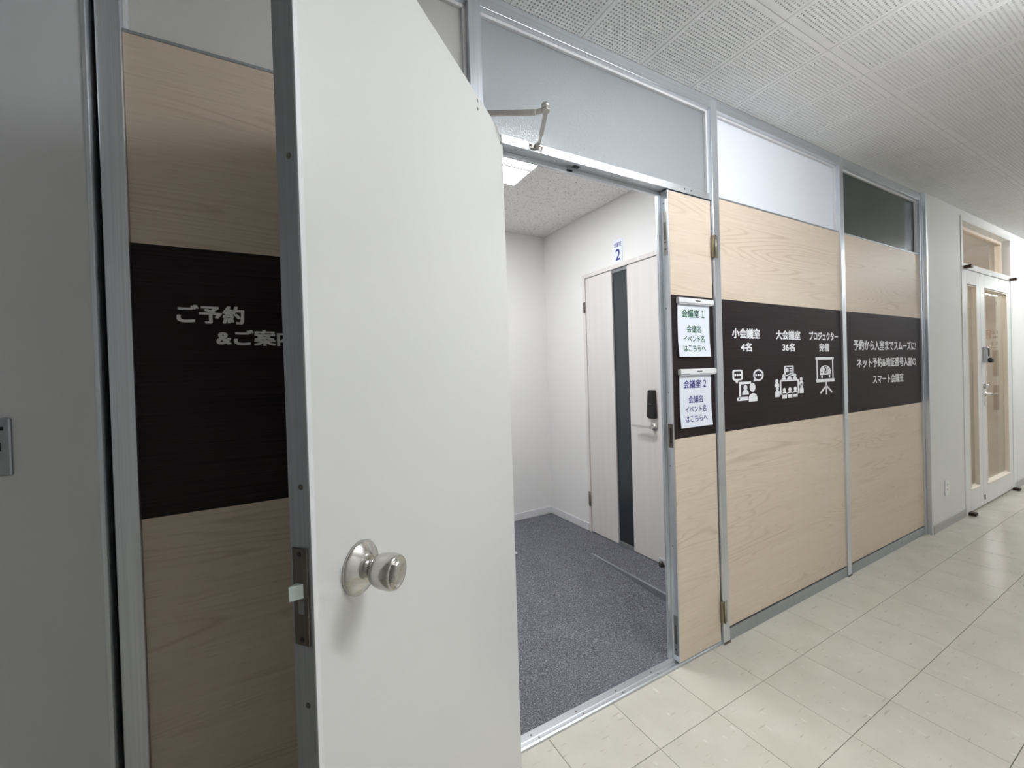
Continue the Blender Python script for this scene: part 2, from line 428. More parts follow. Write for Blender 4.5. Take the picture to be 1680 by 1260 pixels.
# door with two grey lights and a company sign at the far end (seen mirrored in the glass door)
de = root('door_6', (X1, -1.72, 0), kind='structure', label='white door with two grey panels at the distant corridor end', cat='door')
build(box(N(), X1 - .03, X1 - .002, -2.05, -1.35, 0.0, 2.05, .004), 'leaf', 'door', de)
build(box(N(), X1 - .034, X1 - .0302, -1.79, -1.45, 0.90, 1.50), 'panel', 'greypanel', de)
build(box(N(), X1 - .034, X1 - .0302, -1.79, -1.45, 0.12, 0.70), 'panel', 'greypanel', de)
sg = root('company_sign', (X1 - .06, -1.72, 1.56), label='white company sign with red emblem mirrored in the glass door', cat='sign')
build(box(N(), X1 - .05, X1 - .036, -1.95, -1.45, 1.545, 2.12, .003), 'plate', 'white', sg)
bm = N()
xx = X1 - .0508
for (y0, y1, z0, z1) in ((-1.88, -1.86, 1.77, 1.98), (-1.86, -1.82, 1.955, 1.98), (-1.86, -1.82, 1.87, 1.895), (-1.82, -1.80, 1.89, 1.96), (-1.835, -1.81, 1.77, 1.87)):
    box(bm, xx - .001, xx, y0, y1, z0, z1)
build(bm, 'emblem', 'red', sg)
for z0, z1, ys in ((1.88, 1.95, (-1.78, -1.72, -1.66, -1.60, -1.54)), (1.78, 1.82, (-1.78, -1.745, -1.71, -1.675, -1.64, -1.6, -1.56)), (1.62, 1.70, (-1.80, -1.73, -1.66, -1.59))):
    bm = N()
    for k, y in enumerate(ys):
        box(bm, xx - .001, xx, y, y + .022, z0, z1); box(bm, xx - .001, xx, y + .022, y + .034, z0 + .02 * (k % 2), z0 + .02 * (k % 2) + .014)
    build(bm, 'lettering', 'black', sg)
build(box(N(), xx - .001, xx, -1.82, -1.48, 1.555, 1.567), 'rule', 'black', sg)

# ------------------------------------------------------------------ corridor lamps
LAMPM = glow('corridor_lamp_diffuser', (250, 252, 255), CORRIDOR_LAMP)
def corridor_lamp(x, where):
    r = root('ceiling_light', (x, -1.1, CZ), label=where, cat='light', group='corridor ceiling lights')
    bm = N(); prism(bm, [(-1.1 - .05, CZ - .001), (-1.1 + .05, CZ - .001), (-1.1 + .05, CZ - .025), (-1.1 - .05, CZ - .025)], 0, x - .63, x + .63)
    build(bm, 'housing', 'white', r)
    build(box(N(), x - .6, x + .6, -1.1 - .07, -1.1 + .07, CZ - .085, CZ - .0255, .025, seg=4), 'diffuser', LAMPM, r)
corridor_lamp(1.6, 'corridor ceiling light overhead by the open door')
corridor_lamp(6.6, 'corridor ceiling light overhead by the glass double door')
corridor_lamp(11.35, 'corridor ceiling light mirrored in the glass double door')

# ------------------------------------------------------------------ partition wall: posts, rails, panels, panes
wf = root('wall_front', (0.594, 0.0, 0.0), kind='structure', label='office partition of aluminium posts, wood-look panels and frosted transom panes', cat='partition')
def post(x0, x1, z1=CZ - .001, y0=-0.011, mat='alu'):
    bm = N(); box(bm, x0, x1, y0, 0.045, 0.0005, z1, 0.0012)
    return build(bm, 'post', mat, wf)
post(-.319, -.2765); post(.572, .616); post(1.783, 1.828); post(2.990, 3.035); post(4.203, 4.218)
build(box(N(), -.3258, -.3192, .004, .045, 0.0005, CZ - .001), 'shadow_gap', 'void', wf)
for x0, x1 in ((-.335, -.326), (4.2245, 4.247)):
    build(box(N(), x0, x1, -.038, .045, .0005, CZ - .001, .0015), 'end_channel', 'alu', wf)
build(box(N(), 4.218, 4.2244, 0.005, 0.045, 0.0, CZ - .001), 'shadow_gap', 'void', wf)
for x in (-.319, 1.783, 2.990):                        # floor shoes of the posts
    build(box(N(), x - .001, x + .046, -.0125, -.0112, .0006, .012), 'post_shoe', 'steel_dark', wf)
spans = [(-.2765, .572), (1.828, 2.990), (3.035, 4.203)]
for a, b in spans + [(.616, 1.783)]:
    build(box(N(), a, b, -.010, .045, 2.486, CZ - .001, .001), 'top_rail', 'alu_x', wf)
for a, b in spans:
    build(box(N(), a, b, -.004, .04, .0005, .058, .001), 'bottom_rail', 'alu_dull', wf)
    build(box(N(), a + .0005, b - .0005, .004, .03, .058, .0645), 'shadow_gap', 'void', wf)
    build(box(N(), a, b, -.002, .03, 2.083, 2.0905, .0008), 'transom_sill', 'alu_dull', wf)
# transom panes with glazing beads
def transom(a, b, z0, mat, beads='white'):
    pn = build(box(N(), a + .002, b - .002, .021, .026, z0, 2.485), 'pane', mat, wf)
    build(box(N(), a, b, .008, .0205, 2.4745, 2.4855, .001), 'glazing_bead', beads, pn)
    build(box(N(), b - .012, b, .008, .0205, z0, 2.474, .001), 'glazing_bead', beads, pn)
    build(box(N(), a, a + .008, .008, .0205, z0, 2.474, .001), 'glazing_bead', beads, pn)
transom(-.2765, .572, 2.091, 'frost_l', 'base'); transom(.616, 1.783, 2.097, 'frost', 'base')
transom(1.828, 2.990, 2.091, 'whiteboard', 'base'); transom(3.035, 4.203, 2.091, 'smoke', 'base')
# header over the doorway
bm = N(); box(bm, .6165, 1.7825, -.002, .05, 2.066, 2.0965, .001); box(bm, .6165, 1.7825, .040, .052, 2.050, 2.066, .001)
hd = build(bm, 'header', 'alu_x', wf)
for x in (1.60, 1.645): build(lathe(N(), (x, -.002, 2.083), (0, -1, 0), [(0, .004), (.0012, .0036)], 10), 'screw', 'steel_dark', hd)
build(box(N(), 1.0, 1.03, .012, .03, 2.0645, 2.0659), 'catch', 'black', hd)
build(box(N(), .985, 1.01, .036, .0398, 2.052, 2.058), 'catch', 'black', hd)
# panels: wood, dark band, lettering
ZB0, ZB1 = 0.988, 1.613
panels = []
for a, b in spans:
    p = build(box(N(), a + .0006, b - .0006, 0.0, .03, .0645, 2.0828), 'panel', 'wood', wf)
    build(box(N(), a + .0006, b - .0006, -.0005, -.0001, ZB0, ZB1), 'dark_band', 'dark', p); panels.append(p)
YB = -.0006
def write(p, body, x0, x1, z0, z1, off=0.036, mat='vinyl_white', y=YB):
    return build(text_wall(body, x0, x1, z0, z1, y, off), 'lettering', mat, p)
write(panels[0], 'ご予約', -.199, -.064, 1.435, 1.479); write(panels[0], '&ご案内', -.124, .047, 1.382, 1.422)
for body, x0, x1, z0, z1 in (('小会議室', 1.916, 2.147, 1.430, 1.481), ('4名', 1.983, 2.075, 1.367, 1.411), ('大会議室', 2.289, 2.529, 1.429, 1.480),
                             ('36名', 2.348, 2.470, 1.367, 1.412), ('プロジェクター', 2.622, 2.950, 1.431, 1.480), ('完備', 2.728, 2.843, 1.366, 1.414)):
    write(panels[1], body, x0, x1, z0, z1)
for body, x0, x1, z0, z1 in (('予約から入室までスムーズに!', 3.145, 4.115, 1.374, 1.441), ('ネット予約&暗証番号入室の', 3.183, 4.109, 1.263, 1.327), ('スマート会議室', 3.403, 3.882, 1.153, 1.214)):
    write(panels[2], body, x0, x1, z0, z1, 0.028)

# pictograms: drawn on a sheet grid, then placed on the band
class Picto:
    def __init__(s, u0, u1, v0, v1, x0, x1, z0, z1):
        s.bm = N(); s.k = lambda u, v: (x0 + (u - u0) / (u1 - u0) * (x1 - x0), z1 - (v - v0) / (v1 - v0) * (z1 - z0))
    def poly(s, pts, mi=0, lift=0.0):
        f = s.bm.faces.new([s.bm.verts.new((s.k(u, v)[0], YB - .0004 - lift, s.k(u, v)[1])) for u, v in pts]); f.material_index = mi
    def loop(s, outer, inner, mi=0, lift=0.0):
        A = [s.bm.verts.new((s.k(u, v)[0], YB - .0004 - lift, s.k(u, v)[1])) for u, v in outer]
        B_ = [s.bm.verts.new((s.k(u, v)[0], YB - .0004 - lift, s.k(u, v)[1])) for u, v in inner]
        n = len(A)
        for k in range(n):
            f = s.bm.faces.new((A[k], A[(k + 1) % n], B_[(k + 1) % n], B_[k])); f.material_index = mi
    @staticmethod
    def ell(c, rx, ry, n=24): return [(c[0] + rx * math.cos(k * 2 * math.pi / n), c[1] + ry * math.sin(k * 2 * math.pi / n)) for k in range(n)]
    @staticmethod
    def rr(x0, y0, x1, y1, r, n=5):
        P = []
        for cx, cy_, a in ((x1 - r, y1 - r, 0), (x0 + r, y1 - r, 90), (x0 + r, y0 + r, 180), (x1 - r, y0 + r, 270)):
            for k in range(n + 1):
                t_ = math.radians(a + 90 * k / n); P.append((cx + r * math.cos(t_), cy_ + r * math.sin(t_)))
        return P
    def disc(s, c, rx, ry, mi=0, lift=0.0): s.poly(s.ell(c, rx, ry), mi, lift)
    def rect(s, x0, y0, x1, y1, r=3, mi=0, lift=0.0): s.poly(s.rr(x0, y0, x1, y1, r), mi, lift)
    def frame(s, x0, y0, x1, y1, r, t_): s.loop(s.rr(x0, y0, x1, y1, r), s.rr(x0 + t_, y0 + t_, x1 - t_, y1 - t_, max(2, r - t_ * .6)))
    def dome(s, x0, x1, top, bot):
        w_ = (x1 - x0) / 2; c = (x0 + x1) / 2; h = min(w_ * 1.1, (bot - top) * .75)
        s.poly([(x0, bot)] + [(c - w_ * math.cos(k * math.pi / 12), top + h - h * math.sin(k * math.pi / 12)) for k in range(13)] + [(x1, bot)])
    def man(s, c, head, rx, ry, w_, bot): s.disc((c, head), rx, ry); s.dome(c - w_ / 2, c + w_ / 2, head + ry * .75, bot)
    def done(s, p): build(s.bm, 'pictogram', ['vinyl_white', 'dark'], p)
q = Picto(165, 555, 650, 1060, 1.911, 2.170, 1.117, 1.281)
q.frame(165, 655, 290, 785, 26, 20); q.poly([(188, 784), (240, 784), (218, 826)])
for u in (200, 228, 256): q.disc((u, 719), 11, 15)
q.loop(q.ell((487, 732), 68, 75), q.ell((487, 732), 48, 54)); q.poly([(418, 812), (432, 765), (468, 802)])
for u in (456, 487, 518): q.disc((u, 732), 11, 15)
q.rect(240, 805, 390, 836, 8); q.rect(240, 837, 264, 984, 3); q.man(318, 878, 24, 34, 82, 966)
q.rect(215, 990, 354, 1036, 12); q.disc((242, 1012), 8, 9, 1, .0002); q.disc((407, 880), 37, 56); q.dome(357, 466, 954, 1056)
q.done(panels[1])
q = Picto(693, 1048, 608, 1025, 2.268, 2.551, 1.116, 1.292)
q.frame(808, 610, 925, 742, 10, 16); q.disc((846, 668), 17, 28)
for v in (642, 672, 702): q.rect(870, v, 905, v + 12, 3)
for u in (803, 870, 938): q.man(u, 738, 19, 25, 58, 786)
q.frame(752, 788, 988, 975, 14, 18)
for u, v in ((718, 800), (722, 893), (1017, 790), (1020, 873)): q.man(u, v, 18, 26, 52, v + (72 if v < 820 else 102))
for u, v in ((805, 917), (873, 912), (940, 908)): q.man(u, v, 20, 27, 56, v + 106)
q.done(panels[1])
q = Picto(1203, 1437, 505, 975, 2.683, 2.897, 1.115, 1.335)
q.rect(1203, 505, 1432, 540, 6); q.rect(1214, 541, 1228, 774, 2); q.rect(1410, 541, 1425, 770, 2); q.rect(1208, 775, 1437, 815, 6)
q.rect(1321, 816, 1338, 972, 4); q.poly([(1318, 858), (1342, 858), (1408, 940), (1396, 958)]); q.poly([(1342, 862), (1318, 858), (1250, 940), (1262, 960)])
q.dome(1254, 1392, 608, 726); q.disc((1325, 664), 25, 46, 1, .0002); q.loop(q.ell((1325, 664), 18, 36), q.ell((1325, 664), 10, 20), 0, .0004)
q.rect(1265, 690, 1288, 700, 2, 1, .0002); q.disc((1365, 650), 6, 8, 1, .0002); q.rect(1268, 730, 1288, 762, 3); q.rect(1364, 730, 1383, 762, 3)
q.done(panels[1])

# ------------------------------------------------------------------ threshold strip in the doorway
th = root('trim_1', (1.2, .02, 0), kind='structure', label='ribbed aluminium threshold strip across the open doorway', cat='threshold')
bm = N(); prism(bm, [(-.001, .0002), (.052, .0002), (.052, .009), (.024, .010), (.020, .008), (.010, .008), (.006, .0095), (.001, .006)], 0, .6165, 1.7825)
build(bm, 'strip', 'alu_x', th)
for k in range(4):
    for y, z in ((.034, .0098), (.014, .008)): build(lathe(N(), (.75 + k * .2 + (.02 if y < .02 else 0), y, z), (0, 0, 1), [(0, .0035), (.0008, .003)], 10), 'screw', 'steel_dark', th)

# ------------------------------------------------------------------ open main leaf of the doorway
ANG = math.radians(41.8 - 180)
LW, LT, LH = .84, .036, 2.062
d1 = root('door_1', (.66, -.053, 0), ANG, kind='structure', label='large white door leaf standing wide open with round steel knob', cat='door')
build(box(N(), 0, LW - .0012, -LT + .001, 0, .012, LH, .0025, seg=3), 'leaf', 'door', d1, local=True)
build(box(N(), LW - .0011, LW + .0008, -LT + .0005, -.0012, .012, LH, .0006), 'edge_strip', 'alu_edge', d1, local=True)
build(box(N(), LW - .0085, LW + .0003, -.0010, .0009, .012, LH, .0007), 'edge_trim', 'white', d1, local=True)  # trim face whose whiter paint stands in for the bevel catching light
fo = build(box(N(), .004, LW - .004, -LT - .0002, -LT + .0009, .02, LH - .006), 'wood_film', 'wood', d1, local=True)
build(box(N(), .004, LW - .004, -LT - .0008, -LT - .0003, ZB0, ZB1), 'dark_band', 'dark', fo, local=True)
# latch plate on the edge
lp = build(box(N(), LW + .0009, LW + .0032, -.0305, -.0055, .935, 1.066, .0008), 'latch_plate', 'steel_dark', d1, local=True)
bm = N(); prism(bm, [(LW + .0033, -.013), (LW + .0033, -.024), (LW + .0165, -.0245), (LW + .0165, -.0235)], 2, 1.0, 1.019)
build(bm, 'latch_bolt', 'latch', lp, local=True)
bm = N(); box(bm, LW + .0033, LW + .0037, -.0225, -.0125, .978, .996)
build(bm, 'deadbolt', 'grey', lp, local=True)
for z in (.943, 1.058): build(lathe(N(), (LW + .0032, -.018, z), (1, 0, 0), [(0, .0036), (.0008, .003)], 10), 'screw', 'black', lp, local=True)
for z in (1.59, 1.148, .853, 1.98, .3): build(lathe(N(), (LW + .0008, -.014, z), (1, 0, 0), [(0, .0042), (.0012, .003)], 12), 'screw', 'steel_dark', d1, local=True)
# knob
KS, KZ = .746, 1.0
kn = build(lathe(N(), (KS, .0002, KZ), (0, 1, 0), [(0, .0405), (.0035, .0405), (.0055, .0385), (.0075, .037), (.013, .0255), (.0155, .0225), (.017, .0165)], 48), 'knob_rose', 'steel', d1, local=True)
kb = build(lathe(N(), (KS, .017, KZ), (0, 1, 0), [(0, .0128), (.012, .0128), (.0125, .0185), (.0145, .0215), (.020, .0242), (.030, .0262), (.040, .0268), (.046, .0262), (.0505, .0245), (.0515, .0232), (.0505, .0215), (.0475, .0135), (.0465, .0)], 48, cap=False), 'knob', 'steel', d1, local=True)
bm = N(); prism(bm, [(-.0150, -.0008), (-.008, -.0036), (0, -.0046), (.008, -.0036), (.0150, -.0008), (.0150, .0008), (.008, .0036), (0, .0046), (-.008, .0036), (-.0150, .0008)], 1, .060, .0715)
bm.transform(Matrix.Translation((KS, 0, KZ)) @ Matrix.Rotation(math.radians(42), 4, 'Y'))
build(bm, 'thumbturn', 'steel', kb, local=True)
# bolts of the closer showing through, hinges
for s, z in ((.205, 2.045), (.205, 2.022), (.022, 2.045), (.022, 2.022)): build(lathe(N(), (s, .0, z), (0, 1, 0), [(0, .0045), (.0015, .0035)], 12), 'through_bolt', 'grey', d1, local=True)
for z in (1.84, 1.03, .16):
    bm = N(); cyl(bm, (-.009, -LT - .004, z - .055), (-.009, -LT - .004, z + .055), .006, 14)
    box(bm, -.003, -.0008, -LT + .004, -.006, z - .052, z + .052)
    build(bm, 'hinge', 'brass', d1, local=True)

# door closer: body on the outer face of the leaf, two-bar arm to a shoe on the header
def leafpt(s, off, z): 
    d_ = Vector((math.cos(ANG), math.sin(ANG), 0)); n_ = Vector((-math.sin(ANG), math.cos(ANG), 0)); return Vector((.66, -.053, 0)) + d_ * s + n_ * off + Vector((0, 0, z))
S = leafpt(.11, -.068, 2.04); E = Vector((.735, -.188, 2.083)); Bk = Vector((.822, -.020, 2.086))
dc = root('door_closer', leafpt(.11, -.06, 2.0), label='grey two-bar door closer arm between open leaf and header', cat='door closer')
bm = N(); t2 = N(); box(t2, .015, .215, -LT - .049, -LT - .001, 2.0, 2.052, .004); t2.transform(Matrix.Translation((.66, -.053, 0)) @ Matrix.Rotation(ANG, 4, 'Z'))
build(t2, 'body', 'silver', dc)
bm = N(); cyl(bm, S + Vector((0, 0, .012)), S + Vector((0, 0, .045)), .011); a_ = S.copy(); a_.z = 2.079
mid = E - (E - a_).normalized() * .03; mid.z = 2.077
bar(bm, a_, mid, .007, .0165); bar(bm, mid, Vector((E.x, E.y, 2.084)), .007, .015)
build(bm, 'main_arm', 'arm', dc)
bm = N(); lathe(bm, (E.x, E.y, 2.0735), (0, 0, 1), [(-.002, .0065), (.004, .0085), (.0045, .0130), (.012, .0130), (.0125, .0100), (.016, .0100), (.0165, .0118), (.027, .0118), (.029, .010)], 20)
build(bm, 'elbow_joint', 'arm', dc)
bm = N(); m_ = E.lerp(Bk, .62); bar(bm, (E.x, E.y, 2.074), (m_.x, m_.y, 2.078), .0145, .008); bar(bm, (m_.x, m_.y, 2.078), (Bk.x, Bk.y, 2.083), .0095, .007)
lathe(bm, (m_.x, m_.y, 2.073), (0, 0, 1), [(0, .0045), (.01, .0045)], 12)
build(bm, 'forearm', 'arm', dc)
bm = N(); box(bm, .795, .848, -.0055, -.0025, 2.074, 2.0935, .001); lathe(bm, (.822, -.0055, 2.083), (0, -1, 0), [(0, .011), (.006, .010), (.017, .008), (.019, .006)], 18)
build(bm, 'shoe', 'arm', dc)
for x in (.800, .843): build(lathe(N(), (x, -.0056, 2.083), (0, -1, 0), [(0, .005), (.002, .0042), (.0021, .0015)], 12), 'screw', 'steel_dark', dc)

# ------------------------------------------------------------------ narrow closed leaf with the room notices
d2 = root('door_2', (1.64, 0, 0), kind='structure', label='narrow wood-look closed door leaf bearing the two room notices', cat='door')
build(box(N(), 1.4905, 1.779, .0006, .036, .016, 2.0615, .0012), 'leaf', 'alu', d2)
p = build(box(N(), 1.4945, 1.7755, -.0004, .0005, .019, 2.0585), 'wood_film', 'wood', d2)
build(box(N(), 1.4945, 1.7755, -.0009, -.0005, ZB0, ZB1), 'dark_band', 'dark', p)
bm = N(); box(bm, 1.470, 1.4985, .0365, .041, .02, 2.045, .0008); box(bm, 1.468, 1.475, .0412, .0465, .02, 2.045, .0008); box(bm, 1.4785, 1.4825, .0405, .046, .02, 2.045)
build(bm, 'meeting_strip', 'alu', d2)
sp_ = build(box(N(), 1.4880, 1.4903, .004, .027, .950, 1.054, .0006), 'strike_plate', 'steel_dark', d2)
build(box(N(), 1.4872, 1.4879, .009, .018, .968, 1.037), 'strike_slot', 'black', sp_)
for z0, z1, m in ((1.785, 1.975, 'steel'), (.042, .216, 'grey')):
    fb = build(box(N(), 1.4884, 1.4903, .006, .026, z0, z1, .0006), 'flush_bolt', m, d2)
    zc = (z0 + z1) / 2; bm = N(); box(bm, 1.4876, 1.4883, .011, .021, zc - .03, zc + .045)
    build(bm, 'recess', 'steel_dark', fb)
    for z in (z0 + .025, z0 + .055): build(lathe(N(), (1.4883, .016, z), (-1, 0, 0), [(0, .0045), (.001, .003)], 10), 'screw', 'black', fb)
for z in (1.555, 1.19, .87, .52, 2.01): build(lathe(N(), (1.4905, .022, z), (-1, 0, 0), [(0, .003), (.0008, .0025)], 8), 'screw', 'steel_dark', d2)
for z in (1.85, .155):
    bm = N(); cyl(bm, (1.7865, -.0165, z - .05), (1.7865, -.0165, z + .05), .0045, 14)
    for zz in (-.05, -.017, .017, .05): lathe(bm, (1.7865, -.0165, z + zz - .0008), (0, 0, 1), [(0, .005), (.0016, .005)], 14)
    box(bm, 1.768, 1.7835, -.0130, -.0115, z - .05, z + .05); box(bm, 1.7895, 1.806, -.0135, -.0113, z - .05, z + .05); box(bm, 1.7745, 1.7775, -.0117, -.0002, z - .05, z + .05)
    build(bm, 'hinge', 'brass', d2)
build(box(N(), 1.7795, 1.7826, .012, .03, .02, 2.06), 'shadow_gap', 'void', d2)

# notices: clip bars and papers
def notice(n_, zt, clipx1, num, ink, colour):
    c = root('clip_bar', (1.64, -.01, zt - .02), label='white magnetic clip bar gripping the %s meeting room %s notice' % (colour, num), cat='clip', group='clip bars on the narrow leaf')
    bm = N(); prism(bm, [(-.001, zt - .0235), (-.001, zt), (-.009, zt + .0012), (-.0150, zt - .0005), (-.0170, zt - .003), (-.0172, zt - .0185), (-.0165, zt - .0215), (-.010, zt - .0235)], 0, 1.527, clipx1)
    bd = build(bm, 'bar', 'white', c)
    bm = N(); box(bm, 1.529, clipx1 - .004, -.0155, -.0035, zt - .0275, zt - .0236, .0008)
    build(bm, 'jaw', 'silver', c)
    bm = N()
    for k in range(4): 
        x = 1.632 + k * .009; prism(bm, [(x, zt - .0135), (x + .007, zt - .0135), (x + .009, zt - .0085), (x + .002, zt - .0085)], 1, -.0176, -.0170)
    build(bm, 'mark', 'black', bd)
    r = root('notice_paper', (1.636, -.004, zt - .257), label='white paper notice printed in %s for meeting room %s' % (colour, num), cat='notice', group='paper notices on the narrow leaf')
    z1, z0 = zt - .0278, zt - .257
    bm = N()
    n = 10; rows = []
    for k in range(n + 1):
        t_ = k / n; z = z1 + (z0 - z1) * t_; y = -.0060 + .0018 * math.sin(t_ * 3.0) - (.004 * max(0, t_ - .7) / .3)
        rows.append([bm.verts.new((x, y + dy, z)) for dy in (0, .0005) for x in (1.529, 1.743)])
    for a, b in zip(rows, rows[1:]):
        for i, j in ((0, 1), (1, 3), (3, 2), (2, 0)):
            f = bm.faces.new((a[i], a[j], b[j], b[i]))
    bm.faces.new([rows[0][i] for i in (0, 2, 3, 1)]); bm.faces.new([rows[-1][i] for i in (0, 1, 3, 2)])
    pp = build(bm, 'sheet', 'paper', r)
    sh = zt - 1.601
    for body, x0, x1, a, b, of in (('会議室', 1.555, 1.671, 1.516, 1.553, .018), ({'1': '１', '2': '２'}[num], 1.687, 1.707, 1.518, 1.551, .02), ('会議名', 1.586, 1.683, 1.450, 1.483, .014), ('イベント名', 1.564, 1.704, 1.408, 1.438, .013), ('はこちらへ', 1.560, 1.709, 1.367, 1.396, .013)):
        bm = text_wall(body, x0, x1, a + sh, b + sh, 0, of)
        for v in bm.verts:
            t_ = (v.co.z - z1) / (z0 - z1); v.co.y += -.0060 + .0018 * math.sin(t_ * 3.0) - (.004 * max(0, t_ - .7) / .3) - .0003
        build(bm, 'lettering', ink, r)
notice(1, 1.601, 1.762, '1', 'green', 'green'); notice(2, 1.289, 1.768, '2', 'blue', 'blue')

# ------------------------------------------------------------------ lobby behind the doorway
LX0, LX1, LY, LZ, RF = -.36, 2.10, 1.826, 2.485, .052
lf = build(box(N(), LX0, LX1, .046, LY, -.05, -.004), 'floor_lobby', 'joint', kind='structure', label='lobby floor of grey heather carpet tiles with a shallow ramp', cat='floor', origin=(1, .9, 0))
def carpet_piece(x0, x1, prof):
    bm = N(); pts = [(y, z) for y, z in prof]; pts += [(y, -.0035) for y, z in reversed(prof)]
    prism(bm, pts, 0, x0 + .0004, x1 - .0004); build(bm, 'carpet_tile', 'carpet', lf)
xl = [LX0, .335, .835, 1.335, 1.834]
for a, b in zip(xl, xl[1:]):
    carpet_piece(a, b, [(.0525, .007), (.2446, .007)])
    carpet_piece(a, b, [(.2454, .007), (.60, .030)]); carpet_piece(a, b, [(.6006, .030), (.95, RF)])
    for y0, y1 in ((.9506, 1.4503), (1.4509, LY)): carpet_piece(a, b, [(y0, RF), (y1, RF)])
for y0, y1 in ((.0525, .4503), (.4509, .9503)): carpet_piece(1.8405, LX1, [(y0, RF), (y1, RF)])
for y0, y1 in ((.9509, 1.4503), (1.4509, LY)): carpet_piece(1.834, LX1, [(y0, RF), (y1, RF)])
es = root('trim_2', (1.837, .5, 0), kind='structure', label='metal edging along the step beside the carpet ramp', cat='edging')
bm = N(); box(bm, 1.8345, 1.8402, .0525, .95, -.003, RF + .001, .0006); box(bm, 1.8345, 1.850, .0525, .99, RF + .0003, RF + .0022, .0006)
build(bm, 'edging', 'alu_dull', es)
build(lathe(N(), (1.409, 1.285, RF), (0, 0, 1), [(0, .018), (.002, .017), (.0025, .013), (.001, .012), (.001, 0.0001)], 24), 'floor_cap', 'silver', label='small round steel cap set into the grey carpet', cat='floor cap')
# walls
build(box(N(), LX0, LX1 + .1, LY, LY + .08, 0, LZ), 'wall_back', 'wall_lobby', kind='structure', label='white lobby wall facing the doorway', cat='wall')
build(box(N(), LX0 - .08, LX0, .046, LY + .08, 0, LZ), 'wall_lobby_left', 'wall_lobby', kind='structure', label='white lobby wall hidden behind the open leaf', cat='wall')
DY0, DY1, DZ0, DZ1 = .445, 1.283, RF + .008, 2.003
bm = N(); box(bm, LX1, LX1 + .1, DY1 + .032, LY, 0, LZ); box(bm, LX1, LX1 + .1, .046, DY0 - .032, 0, LZ); box(bm, LX1, LX1 + .1, DY0 - .032, DY1 + .032, DZ1 + .032, LZ)
build(bm, 'wall_right', 'wall_lobby', kind='structure', label='white lobby wall holding the meeting room door', cat='wall', origin=(LX1, 1, 0))
for nm, lab, b_ in (('baseboard_back', 'white baseboard along the wall facing the doorway', (LX0, LX1 - .009, LY - .008, LY - .0005, RF + .001, RF + .062)), ('baseboard_right', 'white baseboard left of the meeting room door', (LX1 - .008, LX1 - .0005, DY1 + .036, LY - .0005, RF + .001, RF + .062))):
    build(box(N(), *b_, .003), nm, 'base', kind='structure', label=lab, cat='baseboard')
# ceiling boards
lc = build(box(N(), LX0, LX1, .046, LY, LZ + .014, LZ + .05), 'ceiling_lobby', 'void', kind='structure', label='lobby ceiling of white fissured mineral boards', cat='ceiling', origin=(1, 1, LZ))
LMP = (.745, 1.362, .640, 1.063)
def mboard(x0, x1, y0, y1):
    x0, x1, y0, y1 = max(x0, LX0), min(x1, LX1), max(y0, .046), min(y1, LY)
    if x1 - x0 < .01 or y1 - y0 < .01: return
    rects = [(x0, x1, y0, y1)]
    a, b, c, d = LMP
    if x0 < b and x1 > a and y0 < d and y1 > c:
        rects = [(x0, x1, y0, min(y1, c)), (x0, x1, max(y0, d), y1), (x0, min(x1, a), max(y0, c), min(y1, d)), (max(x0, b), x1, max(y0, c), min(y1, d))]
    bm = N(); ok = False
    for r in rects:
        if r[1] - r[0] > .004 and r[3] - r[2] > .004:
            box(bm, r[0] + .0007, r[1] - .0007, r[2] + .0007, r[3] - .0007, LZ, LZ + .012); ok = True
    if ok: build(bm, 'ceiling_board', 'mineral', lc)
    else: bm.free()
for i in range(-5, 3):
    xa = 1.571 + (i - 1) * .455; st = .875 if (i % 2) else 1.318
    for k in range(-3, 3): mboard(xa, xa + .455, st + k * .91, st + (k + 1) * .91)
ll = root('ceiling_light', ((LMP[0] + LMP[1]) / 2, (LMP[2] + LMP[3]) / 2, LZ), label='bright recessed panel lamp in the lobby ceiling', cat='light')
a, b, c, d = LMP
bm = N(); box(bm, a, a + .012, c, d, LZ - .003, LZ + .01, .001); box(bm, b - .012, b, c, d, LZ - .003, LZ + .01, .001); box(bm, a + .012, b - .012, c, c + .012, LZ - .003, LZ + .01, .001); box(bm, a + .012, b - .012, d - .012, d, LZ - .003, LZ + .01, .001)
build(bm, 'frame', 'white', ll)
em = glow('lobby_lamp_diffuser', (250, 252, 255), LOBBY_LAMP)
build(box(N(), a + .0125, b - .0125, c + .0125, (c + d) / 2 - .008, LZ - .001, LZ + .008), 'diffuser', em, ll)
build(box(N(), a + .0125, b - .0125, (c + d) / 2 + .008, d - .0125, LZ - .001, LZ + .008), 'diffuser', em, ll)
build(box(N(), a + .0125, b - .0125, (c + d) / 2 - .0075, (c + d) / 2 + .0075, LZ - .002, LZ + .008), 'spine', 'white', ll)

# meeting room door in the lobby
XF = LX1
d3 = root('door_3', (XF, .86, RF), kind='structure', label='pale wood meeting room door with narrow dark glass slit and lever handle', cat='door')
bm = N(); box(bm, XF - .006, XF + .1, DY1 + .003, DY1 + .0318, RF, DZ1 + .0318, .002); box(bm, XF - .006, XF + .1, DY0 - .0318, DY0 - .003, RF, DZ1 + .0318, .002); box(bm, XF - .006, XF + .1, DY0 - .003, DY1 + .003, DZ1 + .004, DZ1 + .0318, .002)
build(bm, 'frame', 'leafwood', d3)
build(box(N(), XF + .04, XF + .05, DY0 - .003, DY1 + .003, RF, DZ1 + .004), 'shadow_gap', 'void', d3)
build(box(N(), XF + .001, XF + .038, 1.0, DY1, DZ0, DZ1, .0015), 'leaf_panel', 'leafwood', d3)
build(box(N(), XF + .001, XF + .038, DY0, .853, DZ0, DZ1, .0015), 'leaf_panel', 'leafwood', d3)
